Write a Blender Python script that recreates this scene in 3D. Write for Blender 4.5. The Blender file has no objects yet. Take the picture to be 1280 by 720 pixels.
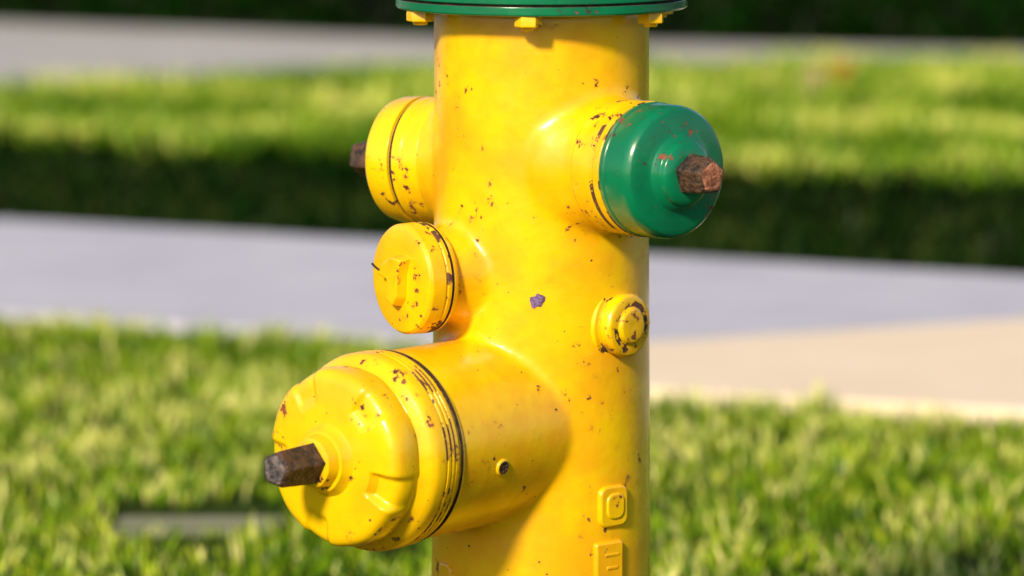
import bpy, bmesh, math, random
import numpy as np
from mathutils import Vector, Matrix
random.seed(4); rng=np.random.default_rng(7)
scn=bpy.context.scene
scn.view_settings.view_transform='Standard'; scn.view_settings.look='None'; scn.view_settings.exposure=0
R=math.radians

# ------------------------------------------------------------------ node helpers
def newmat(name):
    m=bpy.data.materials.new(name); m.use_nodes=True
    nt=m.node_tree; b=nt.nodes['Principled BSDF']; return m,nt,b
def N(nt,t,**k):
    n=nt.nodes.new(t)
    for a,v in k.items(): setattr(n,a,v)
    return n
def noise(nt,vec,scale,detail=3,rough=.5):
    n=N(nt,'ShaderNodeTexNoise'); n.inputs['Scale'].default_value=scale
    n.inputs['Detail'].default_value=detail; n.inputs['Roughness'].default_value=rough
    nt.links.new(vec,n.inputs['Vector']); return n.outputs['Fac']
def mr(nt,val,a,b,c=0.,d=1.):
    n=N(nt,'ShaderNodeMapRange'); n.interpolation_type='SMOOTHSTEP'
    nt.links.new(val,n.inputs[0])
    for i,v in enumerate((a,b,c,d)): n.inputs[i+1].default_value=v
    return n.outputs[0]
def math_(nt,op,a,b=None):
    n=N(nt,'ShaderNodeMath',operation=op)
    for i,v in enumerate((a,b)):
        if v is None: continue
        if isinstance(v,(int,float)): n.inputs[i].default_value=v
        else: nt.links.new(v,n.inputs[i])
    return n.outputs[0]
def mix(nt,f,a,b):
    n=N(nt,'ShaderNodeMix',data_type='RGBA')
    if isinstance(f,(int,float)): n.inputs[0].default_value=f
    else: nt.links.new(f,n.inputs[0])
    for i,v in ((6,a),(7,b)):
        if isinstance(v,tuple): n.inputs[i].default_value=(*v,1)
        else: nt.links.new(v,n.inputs[i])
    return n.outputs[2]
def bump(nt,b,h,strength,dist,prev=None):
    n=N(nt,'ShaderNodeBump'); n.inputs['Strength'].default_value=strength; n.inputs['Distance'].default_value=dist
    nt.links.new(h,n.inputs['Height'])
    if prev is not None: nt.links.new(prev,n.inputs['Normal'])
    nt.links.new(n.outputs[0],b.inputs['Normal']); return n.outputs[0]

def paint(name,ca,cb,chip,cluster,rust=(.045,.015,.006),rough=.28,worn=None,scale=88,speck=.765):
    m,nt,b=newmat(name)
    tc=N(nt,'ShaderNodeTexCoord').outputs['Object']
    big=noise(nt,tc,11,3,.6)
    base=mix(nt,mr(nt,big,.35,.66),ca,cb)
    gr=mr(nt,noise(nt,tc,40,4,.7),.54,.78,0,.34)
    base=mix(nt,gr,base,tuple(c*.56 for c in ca))
    f=noise(nt,tc,scale,3,.6); g=noise(nt,tc,15,1,.5)
    gm=mr(nt,g,cluster,cluster+.04)
    c1=math_(nt,'MULTIPLY',mr(nt,f,chip,chip+.012),gm)
    f2=noise(nt,tc,170,1,.5); c2=mr(nt,f2,speck,speck+.012)
    c=math_(nt,'MAXIMUM',c1,c2)
    if worn:
        c=math_(nt,'MAXIMUM',c,mr(nt,noise(nt,tc,30,5,.7),worn,worn+.04))
    rc=mix(nt,mr(nt,noise(nt,tc,60,3),.38,.62),rust,tuple(min(1,x*k) for x,k in zip(rust,(5,4.5,4))))
    halo=math_(nt,'MULTIPLY',mr(nt,f,chip-.06,chip+.005),gm)
    base=mix(nt,math_(nt,'MULTIPLY',halo,.65),base,(.50,.19,.02) if ca[0]>.3 else (.01,.1,.05))
    col=mix(nt,c,base,rc); nt.links.new(col,b.inputs['Base Color'])
    rr=math_(nt,'ADD',mr(nt,big,.3,.7,rough-.06,rough+.08),math_(nt,'MULTIPLY',c,.45))
    nt.links.new(rr,b.inputs['Roughness'])
    h=math_(nt,'ADD',noise(nt,tc,32,3,.55),math_(nt,'MULTIPLY',c,-.25))
    bump(nt,b,h,.28,.0035)
    b.inputs['Specular IOR Level'].default_value=.5
    b.inputs['Coat Weight'].default_value=.25; b.inputs['Coat Roughness'].default_value=.16
    return m
Y1=(.95,.59,.002); Y2=(.88,.42,.001)
m_body=paint('yellow_paint',Y1,Y2,.66,.56,speck=.785)
m_cap=paint('yellow_paint_worn',Y1,(.87,.45,.002),.618,.54,speck=.78)
m_line=paint('rusty_seam',Y1,Y2,.60,.46,rust=(.022,.009,.005),worn=.50)
m_green=paint('green_paint',(.002,.19,.080),(.002,.145,.062),.635,.54,rough=.24)
def simple(name,c1,c2,scale,rough,bs=.5,bd=.002,metal=0):
    m,nt,b=newmat(name); tc=N(nt,'ShaderNodeTexCoord').outputs['Object']
    f=noise(nt,tc,scale,4,.65)
    nt.links.new(mix(nt,mr(nt,f,.36,.64),c1,c2),b.inputs['Base Color'])
    b.inputs['Roughness'].default_value=rough; b.inputs['Metallic'].default_value=metal
    bump(nt,b,f,bs,bd); return m
m_dark=simple('dark_gap',(.010,.006,.005),(.05,.025,.01),90,.8)
m_rust=simple('rusty_iron',(.012,.009,.009),(.10,.045,.024),110,.5,1.,.006)
m_rustp=simple('rust_face',(.55,.22,.12),(.22,.07,.035),120,.8,1.,.005)
m_rustd=simple('dark_iron_face',(.035,.028,.032),(.19,.15,.15),120,.6,1.,.005)
m_chip=simple('old_blue_paint',(.22,.13,.34),(.07,.03,.06),300,.7)

# ------------------------------------------------------------------ hydrant
hyd=bpy.data.objects.new('fire_hydrant',None); scn.collection.objects.link(hyd)
def finish(me,name,mats,bev=None,smooth=True,parent=hyd):
    ob=bpy.data.objects.new(name,me); scn.collection.objects.link(ob)
    for m in mats: me.materials.append(m)
    if smooth:
        me.polygons.foreach_set('use_smooth',[True]*len(me.polygons))
        me.set_sharp_from_angle(angle=R(38))
    if bev:
        b=ob.modifiers.new('bev','BEVEL'); b.width=bev; b.segments=3; b.limit_method='ANGLE'; b.angle_limit=R(32); b.harden_normals=False
    if parent: ob.parent=parent
    return ob
def frame(az,z,tilt=0):
    d=Vector((math.sin(az)*math.cos(tilt),-math.cos(az)*math.cos(tilt),math.sin(tilt)))
    u=Vector((math.cos(az),math.sin(az),0)); v=u.cross(d); 
    if v.z<0: v=-v
    return Vector((0,0,z)),d,u,v
def lathe_bm(bm,fr,prof,seg=96,mod=None,rot=0):
    O,d,u,v=fr; rings=[]
    for i,p in enumerate(prof):
        L,r=p[0],p[1]; ring=[]
        for k in range(seg):
            th=rot+2*math.pi*k/seg; l2,r2=(L,r) if mod is None else mod(L,r,th)
            ring.append(bm.verts.new(O+d*l2+u*r2*math.cos(th)+v*r2*math.sin(th)))
        rings.append(ring)
    for i in range(len(prof)-1):
        mi=prof[i+1][2] if len(prof[i+1])>2 else 0
        for k in range(seg):
            f=bm.faces.new((rings[i][k],rings[i][(k+1)%seg],rings[i+1][(k+1)%seg],rings[i+1][k])); f.material_index=mi
    bm.faces.new(rings[0][::-1]); f=bm.faces.new(rings[-1]); f.material_index=prof[-1][2] if len(prof[-1])>2 else 0
def lathe(name,fr,prof,mats,seg=96,bev=.0012,mod=None,rot=0):
    bm=bmesh.new(); lathe_bm(bm,fr,prof,seg,mod,rot)
    bmesh.ops.recalc_face_normals(bm,faces=bm.faces)
    me=bpy.data.meshes.new(name); bm.to_mesh(me); bm.free()
    return finish(me,name,mats,bev)
def up(x=0,y=0,z=0): return (Vector((x,y,z)),Vector((0,0,1)),Vector((1,0,0)),Vector((0,1,0)))

AZ_R=R(40); AZ_L=R(-124); AZ_M=R(-56); AZ_P=R(-42); AZ_S=R(47)
F_R=frame(AZ_R,.704,R(0)); F_L=frame(AZ_L,.696,R(-2)); F_M=frame(AZ_M,.590); F_P=frame(AZ_P,.432); F_S=frame(AZ_S,.541)
bm=bmesh.new()
lathe_bm(bm,up(),[(0,.155),(.035,.155),(.04,.13),(.06,.1145),(.25,.1135),(.45,.1118),(.65,.1100),(.858,.1093)],128)
lathe_bm(bm,F_R,[(.02,.082),(.085,.082),(.104,.072),(.116,.066),(.122,.066),(.150,.0655)],96)
lathe_bm(bm,F_L,[(.02,.078),(.095,.070),(.116,.064),(.135,.064)],96)
lathe_bm(bm,F_M,[(.02,.058),(.09,.056),(.108,.050),(.125,.046),(.145,.046)],96)
lathe_bm(bm,F_P,[(.0,.095),(.225,.095)],128)
lathe_bm(bm,F_S,[(.02,.050),(.090,.049),(.100,.043),(.106,.036)],64)
bmesh.ops.recalc_face_normals(bm,faces=bm.faces)
me=bpy.data.meshes.new('barrel'); bm.to_mesh(me); bm.free()
ob=bpy.data.objects.new('barrel',me); scn.collection.objects.link(ob); ob.parent=hyd; me.materials.append(m_body)
r=ob.modifiers.new('r','REMESH'); r.mode='VOXEL'; r.voxel_size=.0028; r.use_smooth_shade=True
s=ob.modifiers.new('s','SMOOTH'); s.factor=.5; s.iterations=26

lathe('hose_outlet_collar',F_R,[(.120,.060),(.1205,.0655,1),(.1225,.0662,1),(.1235,.0670,0),(.150,.0670,0),(.152,.0660,1),(.155,.066,1),(.156,.0675,0),(.164,.0675,0),(.165,.060,1)],[m_cap,m_line])
lathe('hose_cap_green',F_R,[(.161,.055),(.1640,.0665),(.170,.0672),(.171,.0660),(.194,.0662),(.201,.0650),(.2055,.0615),(.2075,.056),(.2078,.045),(.2095,.0385),(.2140,.0350),(.2155,.0325),(.2205,.0312),(.2230,.028),(.2245,.021),(.2245,.010)],[m_green],bev=.0006)
def nut(name,fr,L0,L1,r0,r1,mside,mface,seg=5,rot=.3):
    ob=lathe(name,fr,[(L0,r0*1.05),(L0+.004,r0),((L0+L1)/2,(r0+r1)/2*1.01),(L1-.003,r1,0),(L1,r1*.80,0),(L1+.0007,r1*.5,1),(L1-.0008,r1*.1,1)],[mside,mface],seg=seg,bev=.0034,rot=rot)
    return ob
nut('operating_nut_hose',F_R,.221,.257,.0212,.0192,m_rust,m_rustp,5,.3)
lathe('rear_hose_cap',F_L,[(.110,.056),(.1105,.0655,0),(.128,.0660,0),(.1285,.0650,0),(.1305,.0650,0),(.131,.066,0),(.142,.0660,0),(.1425,.0635,1),(.1465,.0635,1),(.147,.0665,0),(.166,.0660,0),(.176,.063,0),(.182,.056,0),(.185,.040),(.190,.030),(.198,.026),(.199,.01)],[m_cap,m_dark])
nut('rear_hose_nut',F_L,.196,.233,.0215,.0200,m_rust,m_rustd,5,.9)
lathe('side_cap',F_M,[(.134,.040),(.135,.0520,0),(.139,.0550,0),(.1422,.0555,0),(.1425,.0530,2),(.1445,.0530,2),(.1448,.0560,0),(.149,.0560,1),(.1505,.0543,1),(.152,.0560,0),(.1665,.0555,0),(.1700,.0530,0),(.1712,.0485,0),(.1715,.03,0),(.1715,.005,0)],[m_cap,m_line,m_dark],bev=.0007)
def block(name,fr,L0,L1,pts,mats,bev=.002,off=(0,0)):
    O,d,u,v=fr; bm=bmesh.new()
    lo=[bm.verts.new(O+d*L0+u*(a+off[0])+v*(b+off[1])) for a,b in pts]
    hi=[bm.verts.new(O+d*L1+u*(a*.9+off[0])+v*(b*.9+off[1])) for a,b in pts]
    n=len(pts); bm.faces.new(lo[::-1]); bm.faces.new(hi)
    for i in range(n): bm.faces.new((lo[i],lo[(i+1)%n],hi[(i+1)%n],hi[i]))
    bmesh.ops.recalc_face_normals(bm,faces=bm.faces)
    me=bpy.data.meshes.new(name); bm.to_mesh(me); bm.free()
    return finish(me,name,mats,bev)
block('side_cap_lug',F_M,.169,.1835,[(-.027,.004),(-.015,.018),(.002,.026),(.020,.024),(.014,.006),(.012,-.018),(.004,-.028),(-.010,-.022),(-.008,.000)],[m_cap],.0018)
def tube(name,pts,rad,mat):
    cu=bpy.data.curves.new(name,'CURVE'); cu.dimensions='3D'; cu.bevel_depth=rad; cu.bevel_resolution=2
    sp=cu.splines.new('POLY'); sp.points.add(len(pts)-1)
    for p,q in zip(sp.points,pts): p.co=(*q,1)
    ob=bpy.data.objects.new(name,cu); scn.collection.objects.link(ob); cu.materials.append(mat); ob.parent=hyd
def onface(fr,L,a,b): O,d,u,v=fr; return O+d*L+u*a+v*b
tube('side_cap_crack',[onface(F_M,.1715,-.052+i*.0040,.010-.005*math.sin(i*.36)+.0006*random.random()) for i in range(12)],.0012,m_dark)
lathe('plug_seat',F_S,[(.090,.034),(.104,.0400,0),(.108,.0388,0),(.1085,.034,1),(.110,.0325,1)],[m_body,m_line])
lathe('plug_head',F_S,[(.100,.028),(.1085,.0325,0),(.1185,.0325,0),(.1215,.0305,0),(.1225,.026,0),(.1225,.0195,1),(.1240,.0185,0),(.1260,.0170,0),(.1268,.012,0),(.1262,.003,0)],[m_cap,m_line],seg=14,bev=.0012)
# pumper outlet
lathe('pumper_ring',F_P,[(.215,.080),(.2190,.0940,0),(.2200,.0965,0),(.2224,.0972,0),(.2228,.0925,1),(.2288,.0925,1),(.2292,.0978,0),(.2340,.0982,0),(.2343,.0968,2),(.2358,.0968,2),(.2361,.0984,0),(.2395,.0985,0),(.2398,.0968,2),(.2418,.0968,2),(.2422,.0988,0),(.2460,.0988,0),(.2463,.0970,2),(.2480,.0970,2),(.2484,.0986,0),(.2570,.0986,0),(.2625,.0970,0),(.2660,.0935,0),(.2700,.0890,0),(.2745,.0855,3),(.2765,.070,3)],[m_cap,m_dark,m_line,m_body],seg=160,bev=.0005)
fl=[R(-18),R(47),R(118),R(185),R(255)]
def ss(x): x=max(0,min(1,x)); return x*x*(3-2*x)
def pmod(L,r,th):
    if L<.2745: return L,r
    w=0
    for i,a in enumerate(fl):
        dth=(th-a+math.pi)%(2*math.pi)-math.pi
        w=max(w,ss((.235-abs(dth))/.09)*(1 if i==0 else .45))
    k=ss((r-.055)/.008)
    rr=r*(1-.018*w*ss((r-.06)/.02)+.006*math.cos(9*(th-fl[0]))+.003*math.sin(4*th+1))
    return L-.0080*w*k*min(1,(L-.274)/.018), rr
prof=[(.2600,.080),(.2720,.0845),(.2760,.0870),(.287,.0880),(.293,.0880),(.299,.0874),(.3040,.0857),(.3073,.0825),(.3090,.0780)]
prof+=[(.3090+.006*(1-((r_/.078)**2)),r_) for r_ in (.074,.071,.068,.065,.062,.059,.056,.053,.049,.045,.040,.036)]
prof+=[(.3165,.0335),(.3200,.0315),(.3230,.0300),(.3235,.0265),(.3290,.0255),(.3350,.0240),(.3365,.0200),(.3365,.008)]
lathe('pumper_cap',F_P,prof,[m_cap],seg=288,bev=None,mod=pmod)
nut('pumper_nut',F_P,.334,.386,.0212,.0190,m_rust,m_rustd,5,.1)
th=R(-10); O,d,u,v=F_P
c=O+d*.163+u*.0945*math.cos(th)+v*.0945*math.sin(th); nrm=(u*math.cos(th)+v*math.sin(th)).normalized()
lathe('neck_rivet',(c,nrm,d,nrm.cross(d)),[(-.010,.0088),(.0012,.0088),(.0026,.0070,0),(.0028,.0052,1),(.0014,.0035,1),(.0024,.001,1)],[m_cap,m_rust],seg=24,bev=.0008)
def pad(name,az,z,w,h,t,mat,rnd=.006,base=.1115):
    O,d,u,v=frame(az,z); pts=[]
    for cx,cy,a0 in ((w/2-rnd,h/2-rnd,0),(-w/2+rnd,h/2-rnd,90),(-w/2+rnd,-h/2+rnd,180),(w/2-rnd,-h/2+rnd,270)):
        for k in range(5):
            a=R(a0+k*22.5); pts.append((cx+rnd*math.cos(a),cy+rnd*math.sin(a)))
    return block(name,(O,d,u,v),base-.012,base+t,pts,[mat],.002)
pad('boss_plate',R(39.5),.3575,.040,.046,.0045,m_body,.010)
pad('boss_plate_inner',R(40),.3580,.026,.030,.0062,m_body,.010)
pad('lower_plate',R(36.5),.2985,.038,.051,.0050,m_body,.004)
pad('lower_plate_bar',R(38),.3085,.020,.004,.0058,m_body,.001)
pad('lower_plate_bar_2',R(38),.2950,.016,.004,.0058,m_body,.001)
pad('lower_lug',R(-58),.268,.026,.055,.004,m_cap,.008,.1135)
O,d,u,v=frame(R(-2.5),.5705)
bm=bmesh.new(); vs=[]
for k in range(18):
    a=k/18*2*math.pi; rr=.0082*(1+.25*math.sin(2*a+1)+.15*math.sin(5*a)); vs.append(bm.verts.new(O+d*.1112+u*rr*.75*math.cos(a)+v*rr*math.sin(a)))
bm.faces.new(vs); me=bpy.data.meshes.new('paint_chip'); bm.to_mesh(me); bm.free(); finish(me,'paint_chip',[m_chip],None,False)
lathe('bonnet_flange',up(),[(.8560,.108),(.8560,.1465,0),(.8575,.1480,0),(.8655,.1480,0),(.8660,.1455,1),(.8675,.1455,1),(.8680,.1495,0),(.8900,.1500,0),(.8925,.148,0),(.893,.125,0),(.900,.118,0),(.93,.112,0),(.962,.096,0),(.985,.07,0),(.995,.045,0),(1.000,.034,0),(1.012,.032,0),(1.012,.01,0)],[m_green,m_dark],seg=128)
lathe('bonnet_nut',up(),[(1.008,.022),(1.05,.018),(1.052,.01)],[m_green],seg=5)
for k in range(6):
    a=R(-6+60*k); x,y=.1335*math.sin(a),-.1335*math.cos(a)
    lathe('flange_bolt_%d'%k,up(x,y),[(.8415,.006),(.8420,.0075,0),(.8450,.0078),(.8452,.0132),(.8460,.0140),(.8535,.0140),(.8550,.0135),(.8558,.0135)],[m_cap],seg=6,bev=.0014,rot=.4*k)
    lathe('base_bolt_%d'%k,up(x*1.03,y*1.03),[(.034,.014),(.048,.014),(.05,.01)],[m_cap],seg=6)

# ------------------------------------------------------------------ terrain
def sst(x): x=np.clip(x,0,1); return x*x*(3-2*x)
BH=.13
bankS=lambda x,y: y-(4.54-.43*np.clip(x,-9,9))
def gz(x,y): return BH*sst(bankS(x,y)/.55)
def soilmat(name,c1,c2,sc):
    m,nt,b=newmat(name); tc=N(nt,'ShaderNodeTexCoord').outputs['Object']
    f=noise(nt,tc,sc,6,.7); g=noise(nt,tc,1.2,3)
    c=mix(nt,mr(nt,f,.3,.7),c1,c2); c=mix(nt,mr(nt,g,.3,.7,0,.5),c,tuple(q*.6 for q in c1))
    nt.links.new(c,b.inputs['Base Color']); b.inputs['Roughness'].default_value=.95; b.inputs['Specular IOR Level'].default_value=.1
    bump(nt,b,f,.8,.02); return m
m_ground=soilmat('lawn_soil',(.018,.035,.005),(.05,.08,.010),25)
xs=np.concatenate([[-500,-200,-80,-30,-15],np.arange(-9,9.01,.25),[15,30,80,200,500]])
ys=np.concatenate([[-500,-200,-60,-20],np.arange(-8,12.01,.12),[16,25,60,200,500]])
gx,gy=np.meshgrid(xs,ys); gv=np.stack([gx.ravel(),gy.ravel(),gz(gx,gy).ravel()],1)
nx,ny=len(xs),len(ys); fs=[(j*nx+i,j*nx+i+1,(j+1)*nx+i+1,(j+1)*nx+i) for j in range(ny-1) for i in range(nx-1)]
me=bpy.data.meshes.new('ground'); me.from_pydata(gv.tolist(),[],fs); finish(me,'ground',[m_ground],None,True,None)

def concrete(name,c1,c2):
    m,nt,b=newmat(name); tc=N(nt,'ShaderNodeTexCoord').outputs['Object']
    f=noise(nt,tc,3,5,.65); g=noise(nt,tc,120,2,.7)
    c=mix(nt,mr(nt,f,.3,.7),c1,c2); c=mix(nt,mr(nt,g,.55,.75,0,.35),c,tuple(q*.6 for q in c1))
    nt.links.new(c,b.inputs['Base Color']); b.inputs['Roughness'].default_value=.9; bump(nt,b,g,.3,.003); return m
m_grey=concrete('grey_concrete',(.47,.46,.56),(.55,.54,.64))
m_path=concrete('path_concrete',(.42,.40,.42),(.49,.47,.49))
m_tan=concrete('tan_concrete',(.82,.66,.50),(.88,.72,.56))
m_old=concrete('old_concrete',(.20,.20,.12),(.30,.29,.19))
def slab(name,poly,z0,z1,mat,joints=None):
    bm=bmesh.new()
    lo=[bm.verts.new((x,y,z0)) for x,y in poly]; hi=[bm.verts.new((x,y,z1)) for x,y in poly]; n=len(poly)
    bm.faces.new(lo[::-1]); bm.faces.new(hi)
    for i in range(n): bm.faces.new((lo[i],lo[(i+1)%n],hi[(i+1)%n],hi[i]))
    bmesh.ops.recalc_face_normals(bm,faces=bm.faces)
    me=bpy.data.meshes.new(name); bm.to_mesh(me); bm.free(); return finish(me,name,[mat],.006,False,None)
nearS=lambda x:3.13-.44*x
farS=lambda x:4.53-.43*x
side=bpy.data.objects.new('sidewalk',None); scn.collection.objects.link(side)
edges=[-9,-7.4,-5.8,-4.2,-2.6,-1.75,1.32,2.9,4.5,6.1,7.7,9]
for a,b in zip(edges[:-1],edges[1:]):
    o=slab('panel',[(a+.006,nearS(a)),(b-.006,nearS(b)),(b-.006,farS(b)),(a+.006,farS(a))],-.05,.020,m_grey); o.parent=side
slab('driveway_apron',[(.02,2.70),(6,.57),(6,1.90),(1.75,3.76),(.02,3.07)],-.04,.026,m_tan)
slab('utility_box_cover',[(-.60,1.50),(-.36,1.50),(-.36,1.625),(-.60,1.625)],-.05,.006,m_old)
FN=[(-9,5.6),(-3,6.6),(-1.4,7.20),(-.3,7.80),(1.4,8.05),(9,8.1)]
FF=[(-9,12),(-3,10.3),(-1.7,9.6),(-.3,8.9),(1.5,8.45),(9,8.5)]
slab('far_path',FN+FF[::-1],.0,BH+.012,m_path)
fn=lambda x:np.interp(x,[p[0] for p in FN],[p[1] for p in FN])

# ------------------------------------------------------------------ grass
def grassmat(name,stops,tips,trans=.35,root=(.02,.035,.008),spec=.25):
    m,nt,b=newmat(name)
    a=N(nt,'ShaderNodeAttribute'); a.attribute_name='rnd'; t=N(nt,'ShaderNodeAttribute'); t.attribute_name='t'
    cr=N(nt,'ShaderNodeValToRGB'); e=cr.color_ramp.elements
    while len(e)<len(stops): e.new(.5)
    for el,(p,c) in zip(e,stops): el.position=p; el.color=(*c,1)
    nt.links.new(a.outputs['Fac'],cr.inputs[0])
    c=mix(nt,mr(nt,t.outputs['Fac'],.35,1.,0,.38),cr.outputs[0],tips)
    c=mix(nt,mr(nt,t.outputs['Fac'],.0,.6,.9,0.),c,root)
    nt.links.new(c,b.inputs['Base Color']); b.inputs['Roughness'].default_value=.36
    b.inputs['Specular IOR Level'].default_value=spec
    tr=N(nt,'ShaderNodeBsdfTranslucent'); nt.links.new(c,tr.inputs[0])
    ms=N(nt,'ShaderNodeMixShader'); ms.inputs[0].default_value=trans
    nt.links.new(b.outputs[0],ms.inputs[1]); nt.links.new(tr.outputs[0],ms.inputs[2])
    nt.links.new(ms.outputs[0],nt.nodes['Material Output'].inputs[0]); return m
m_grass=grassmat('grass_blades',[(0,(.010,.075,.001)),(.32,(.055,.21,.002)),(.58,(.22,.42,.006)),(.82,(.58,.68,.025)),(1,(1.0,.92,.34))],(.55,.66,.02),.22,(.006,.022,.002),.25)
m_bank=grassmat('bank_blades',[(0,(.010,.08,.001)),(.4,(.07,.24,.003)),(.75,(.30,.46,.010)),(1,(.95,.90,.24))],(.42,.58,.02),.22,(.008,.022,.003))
m_shade=grassmat('dark_blades',[(0,(.0015,.008,.001)),(.6,(.003,.018,.001)),(1,(.008,.045,.002))],(.004,.022,.0015),.0,(.001,.003,.001),.04)  # near-black greens: bank strip's shade put into the colour; hedge leaves reuse them
def lump(x,y,s,seed):
    r=np.random.default_rng(seed); v=np.zeros_like(x)
    for k in range(9):
        a=r.uniform(0,6.28); f=s*r.uniform(.5,1.8); v+=np.sin((x*math.cos(a)+y*math.sin(a))*f+r.uniform(0,6.28))
    return v/4.2
def blades(name,x,y,h,w,mat,bias=None,lean=.7):
    n=len(x); z=gz(x,y)-.002; ph=rng.uniform(0,6.283,n); ld=rng.uniform(0,6.283,n)
    hh=h*rng.uniform(.45,1.25,n); le=hh*rng.uniform(.05,lean,n)
    ww=w*rng.uniform(.6,1.3,n); dx,dy=np.cos(ph)*ww/2,np.sin(ph)*ww/2; lx,ly=np.cos(ld)*le,np.sin(ld)*le
    V=np.zeros((n,5,3))
    V[:,0]=np.stack([x-dx,y-dy,z],1); V[:,1]=np.stack([x+dx,y+dy,z],1)
    V[:,2]=np.stack([x-dx*.85+lx*.3,y-dy*.85+ly*.3,z+hh*.55],1); V[:,3]=np.stack([x+dx*.85+lx*.3,y+dy*.85+ly*.3,z+hh*.55],1)
    V[:,4]=np.stack([x+lx,y+ly,z+hh*.98],1)
    me=bpy.data.meshes.new(name); me.vertices.add(n*5); me.vertices.foreach_set('co',V.ravel())
    base=(np.arange(n)*5)[:,None]; li=(base+np.array([0,1,3,2,2,3,4])[None]).ravel()
    me.loops.add(n*7); me.loops.foreach_set('vertex_index',li.astype(np.int32))
    me.polygons.add(n*2); ls=((np.arange(n)*7)[:,None]+np.array([0,4])[None]).ravel()
    me.polygons.foreach_set('loop_start',ls.astype(np.int32))
    me.update(calc_edges=True); me.validate()
    rn=np.clip(rng.beta(.9,1.35,n)+(0 if bias is None else bias),0,1)
    a=me.attributes.new('rnd','FLOAT','POINT'); a.data.foreach_set('value',np.repeat(rn,5).astype(np.float32))
    a=me.attributes.new('t','FLOAT','POINT'); a.data.foreach_set('value',np.tile([0,0,.55,.55,1.],n).astype(np.float32))
    return finish(me,name,[mat],None,False,None)
def scatter(n,x0,x1,y0,y1): return rng.uniform(x0,x1,n),rng.uniform(y0,y1,n)
def inlawn(x,y):
    k=y<nearS(x)-.01
    k&=~((x>.0)&(y>2.705-.356*x-.01))
    k&=~((x>-.61)&(x<-.35)&(y>1.50)&(y<1.70+.03*np.sin(x*40)))
    k&=(x*x+y*y)>.155**2
    return k
xa,ya=scatter(115000,-2.0,2.0,.5,4.1)
NT=14000; NB=46000
tx,ty=scatter(NT,-2.0,2.0,.5,4.1); ti=rng.integers(0,NT,NB); xt,yt=tx[ti]+rng.normal(0,.005,NB),ty[ti]+rng.normal(0,.005,NB)
xb,yb=scatter(40000,-5,5,-4,4.6); kk=~((abs(xb)<2.0)&(yb>.5)); kk&=(abs(xb+.03)>.35)|(yb>-3)
x=np.concatenate([xa,xt,xb[kk]]); y=np.concatenate([ya,yt,yb[kk]])
tb=rng.normal(0,.30,NT); tuft=np.concatenate([np.full(len(xa),-.12),tb[ti]+.14,np.zeros(kk.sum())])
th=np.concatenate([np.full(len(xa),.86),np.clip(1.15+tb[ti]*.8,.8,1.6),np.ones(kk.sum())])
k=inlawn(x,y); x,y,tuft,th=x[k],y[k],tuft[k],th[k]
dens=lump(x,y,26,3); k=rng.uniform(0,1,len(x))<np.clip(.76+.5*dens,.12,1); x,y,tuft,th=x[k],y[k],tuft[k],th[k]
hm=.035*th*(1+.18*lump(x,y,36,5)+.14*lump(x,y,8,6)); blades('lawn_grass',x,y,hm,.0048,m_grass,.15*lump(x,y,22,8)+.20*lump(x,y,4.5,9)+.12+tuft)
x,y=scatter(85000,-3.5,3.5,4.2,8.6); s=bankS(x,y); k=(s>.46+.06*lump(x,y,7,2))&(y<fn(x)-.02)
x,y=x[k],y[k]; blades('bank_grass',x,y,.050*(1+.4*lump(x,y,12,11)),.011,m_bank,.42*lump(x,y,8,12)+.25*sst((bankS(x,y)-.4)/1.6)-.06)
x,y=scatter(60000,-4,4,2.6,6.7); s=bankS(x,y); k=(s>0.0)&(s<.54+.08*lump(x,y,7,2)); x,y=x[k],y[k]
blades('shade_painted_grass',x,y,.060,.012,m_shade,None,.5)  # shaded lawn on the bank face, its shade painted as dark blade colour
# ------------------------------------------------------------------ hedge behind
def hedge(name,line,depth,H,n):
    cx=rng.uniform(line[0][0],line[-1][0],n); y0=np.interp(cx,[p[0] for p in line],[p[1] for p in line])
    u=rng.uniform(0,1,n); top=rng.uniform(0,1,n)<.3
    rough=.06*lump(cx,u*3,6,21)
    cz=np.where(top,H+rng.normal(0,.04,n)+rough,u*H); cy=np.where(top,y0+rng.uniform(0,1,n)*depth,y0+abs(rng.normal(0,.05,n))+.05*lump(cx,cz,5,22))
    s=rng.uniform(.025,.05,n); d1=rng.normal(size=(n,3)); d1/=np.linalg.norm(d1,axis=1)[:,None]; d2=np.cross(d1,rng.normal(size=(n,3))); d2/=np.linalg.norm(d2,axis=1)[:,None]
    C=np.stack([cx,cy,cz+BH],1); V=np.stack([C-d1*s[:,None],C+d2*s[:,None]*.5,C+d1*s[:,None],C-d2*s[:,None]*.5],1)
    me=bpy.data.meshes.new(name); me.from_pydata(V.reshape(-1,3).tolist(),[],np.arange(n*4).reshape(-1,4).tolist())
    a=me.attributes.new('rnd','FLOAT','POINT'); a.data.foreach_set('value',np.repeat(rng.uniform(0,1,n),4).astype(np.float32))
    a=me.attributes.new('t','FLOAT','POINT'); a.data.foreach_set('value',np.full(n*4,.8,np.float32))
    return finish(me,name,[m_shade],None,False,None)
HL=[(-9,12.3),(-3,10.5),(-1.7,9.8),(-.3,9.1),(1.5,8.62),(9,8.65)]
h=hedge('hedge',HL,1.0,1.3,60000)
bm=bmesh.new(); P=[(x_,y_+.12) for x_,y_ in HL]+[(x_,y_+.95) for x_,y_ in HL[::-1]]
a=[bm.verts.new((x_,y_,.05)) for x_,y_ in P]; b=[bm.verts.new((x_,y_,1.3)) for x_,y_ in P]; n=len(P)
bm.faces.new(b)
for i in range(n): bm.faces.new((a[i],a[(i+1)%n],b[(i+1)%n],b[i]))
me=bpy.data.meshes.new('hedge_core'); bm.to_mesh(me); bm.free()
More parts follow.
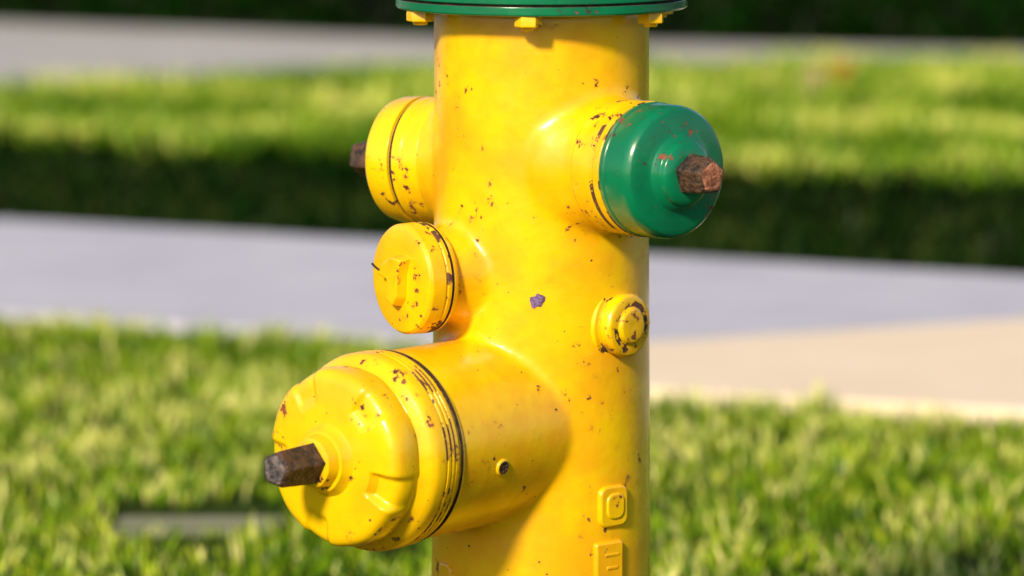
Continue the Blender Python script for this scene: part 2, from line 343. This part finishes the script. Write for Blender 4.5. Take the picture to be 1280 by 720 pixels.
core=finish(me,'hedge_core',[simple('hedge_twigs',(.003,.007,.002),(.008,.014,.004),20,.9)],None,False,None); core.parent=h
def flower(x,y,c,s):
    m=simple('petal',c,tuple(q*.7 for q in c),60,.6); bm=bmesh.new(); z=float(gz(np.array(x),np.array(y)))
    for k in range(9):
        cx,cy,cz=x+random.uniform(-s,s),y+random.uniform(-s,s),z+.065+random.uniform(-.01,.02)
        for p in range(5):
            a=p*1.2566+k; q=[Vector((cx,cy,cz)),Vector((cx+.014*math.cos(a-.4),cy+.014*math.sin(a-.4),cz+.010)),Vector((cx+.022*math.cos(a),cy+.022*math.sin(a),cz+.016)),Vector((cx+.014*math.cos(a+.4),cy+.014*math.sin(a+.4),cz+.010))]
            bm.faces.new([bm.verts.new(w) for w in q])
        bm.faces.new([bm.verts.new(w) for w in (Vector((cx-.001,cy,cz)),Vector((cx+.001,cy,cz)),Vector((x,y,z)))])
    me=bpy.data.meshes.new('flower'); bm.to_mesh(me); bm.free(); finish(me,'flower',[m],None,False,None)
flower(.78,6.7,(.95,.62,.45),.03); flower(.90,7.1,(.9,.14,.02),.025)

# ------------------------------------------------------------------ light, camera
AZ,EL=R(-26),R(32)
w=bpy.data.worlds.new('World'); scn.world=w; w.use_nodes=True; nt=w.node_tree
sky=nt.nodes.new('ShaderNodeTexSky'); sky.sky_type='NISHITA'; sky.sun_disc=False; sky.sun_elevation=EL; sky.sun_rotation=math.pi-AZ
nt.links.new(sky.outputs[0],nt.nodes['Background'].inputs[0]); nt.nodes['Background'].inputs[1].default_value=.125
L=bpy.data.lights.new('sun','SUN'); L.energy=5.0; L.angle=R(7); L.color=(1,.86,.61)
lo=bpy.data.objects.new('sun',L); scn.collection.objects.link(lo)
sv=Vector((math.sin(AZ)*math.cos(EL),-math.cos(AZ)*math.cos(EL),math.sin(EL))); lo.rotation_euler=(-sv).to_track_quat('-Z','Y').to_euler()
cam=bpy.data.cameras.new('camera'); co=bpy.data.objects.new('camera',cam); scn.collection.objects.link(co)
co.location=(-.03,-4,1.13); co.rotation_euler=(R(90-8),0,0)
cam.sensor_width=36; cam.lens=4927/1280*36; cam.clip_end=1500
cam.dof.use_dof=True; cam.dof.focus_distance=3.93; cam.dof.aperture_fstop=3.2
scn.camera=co
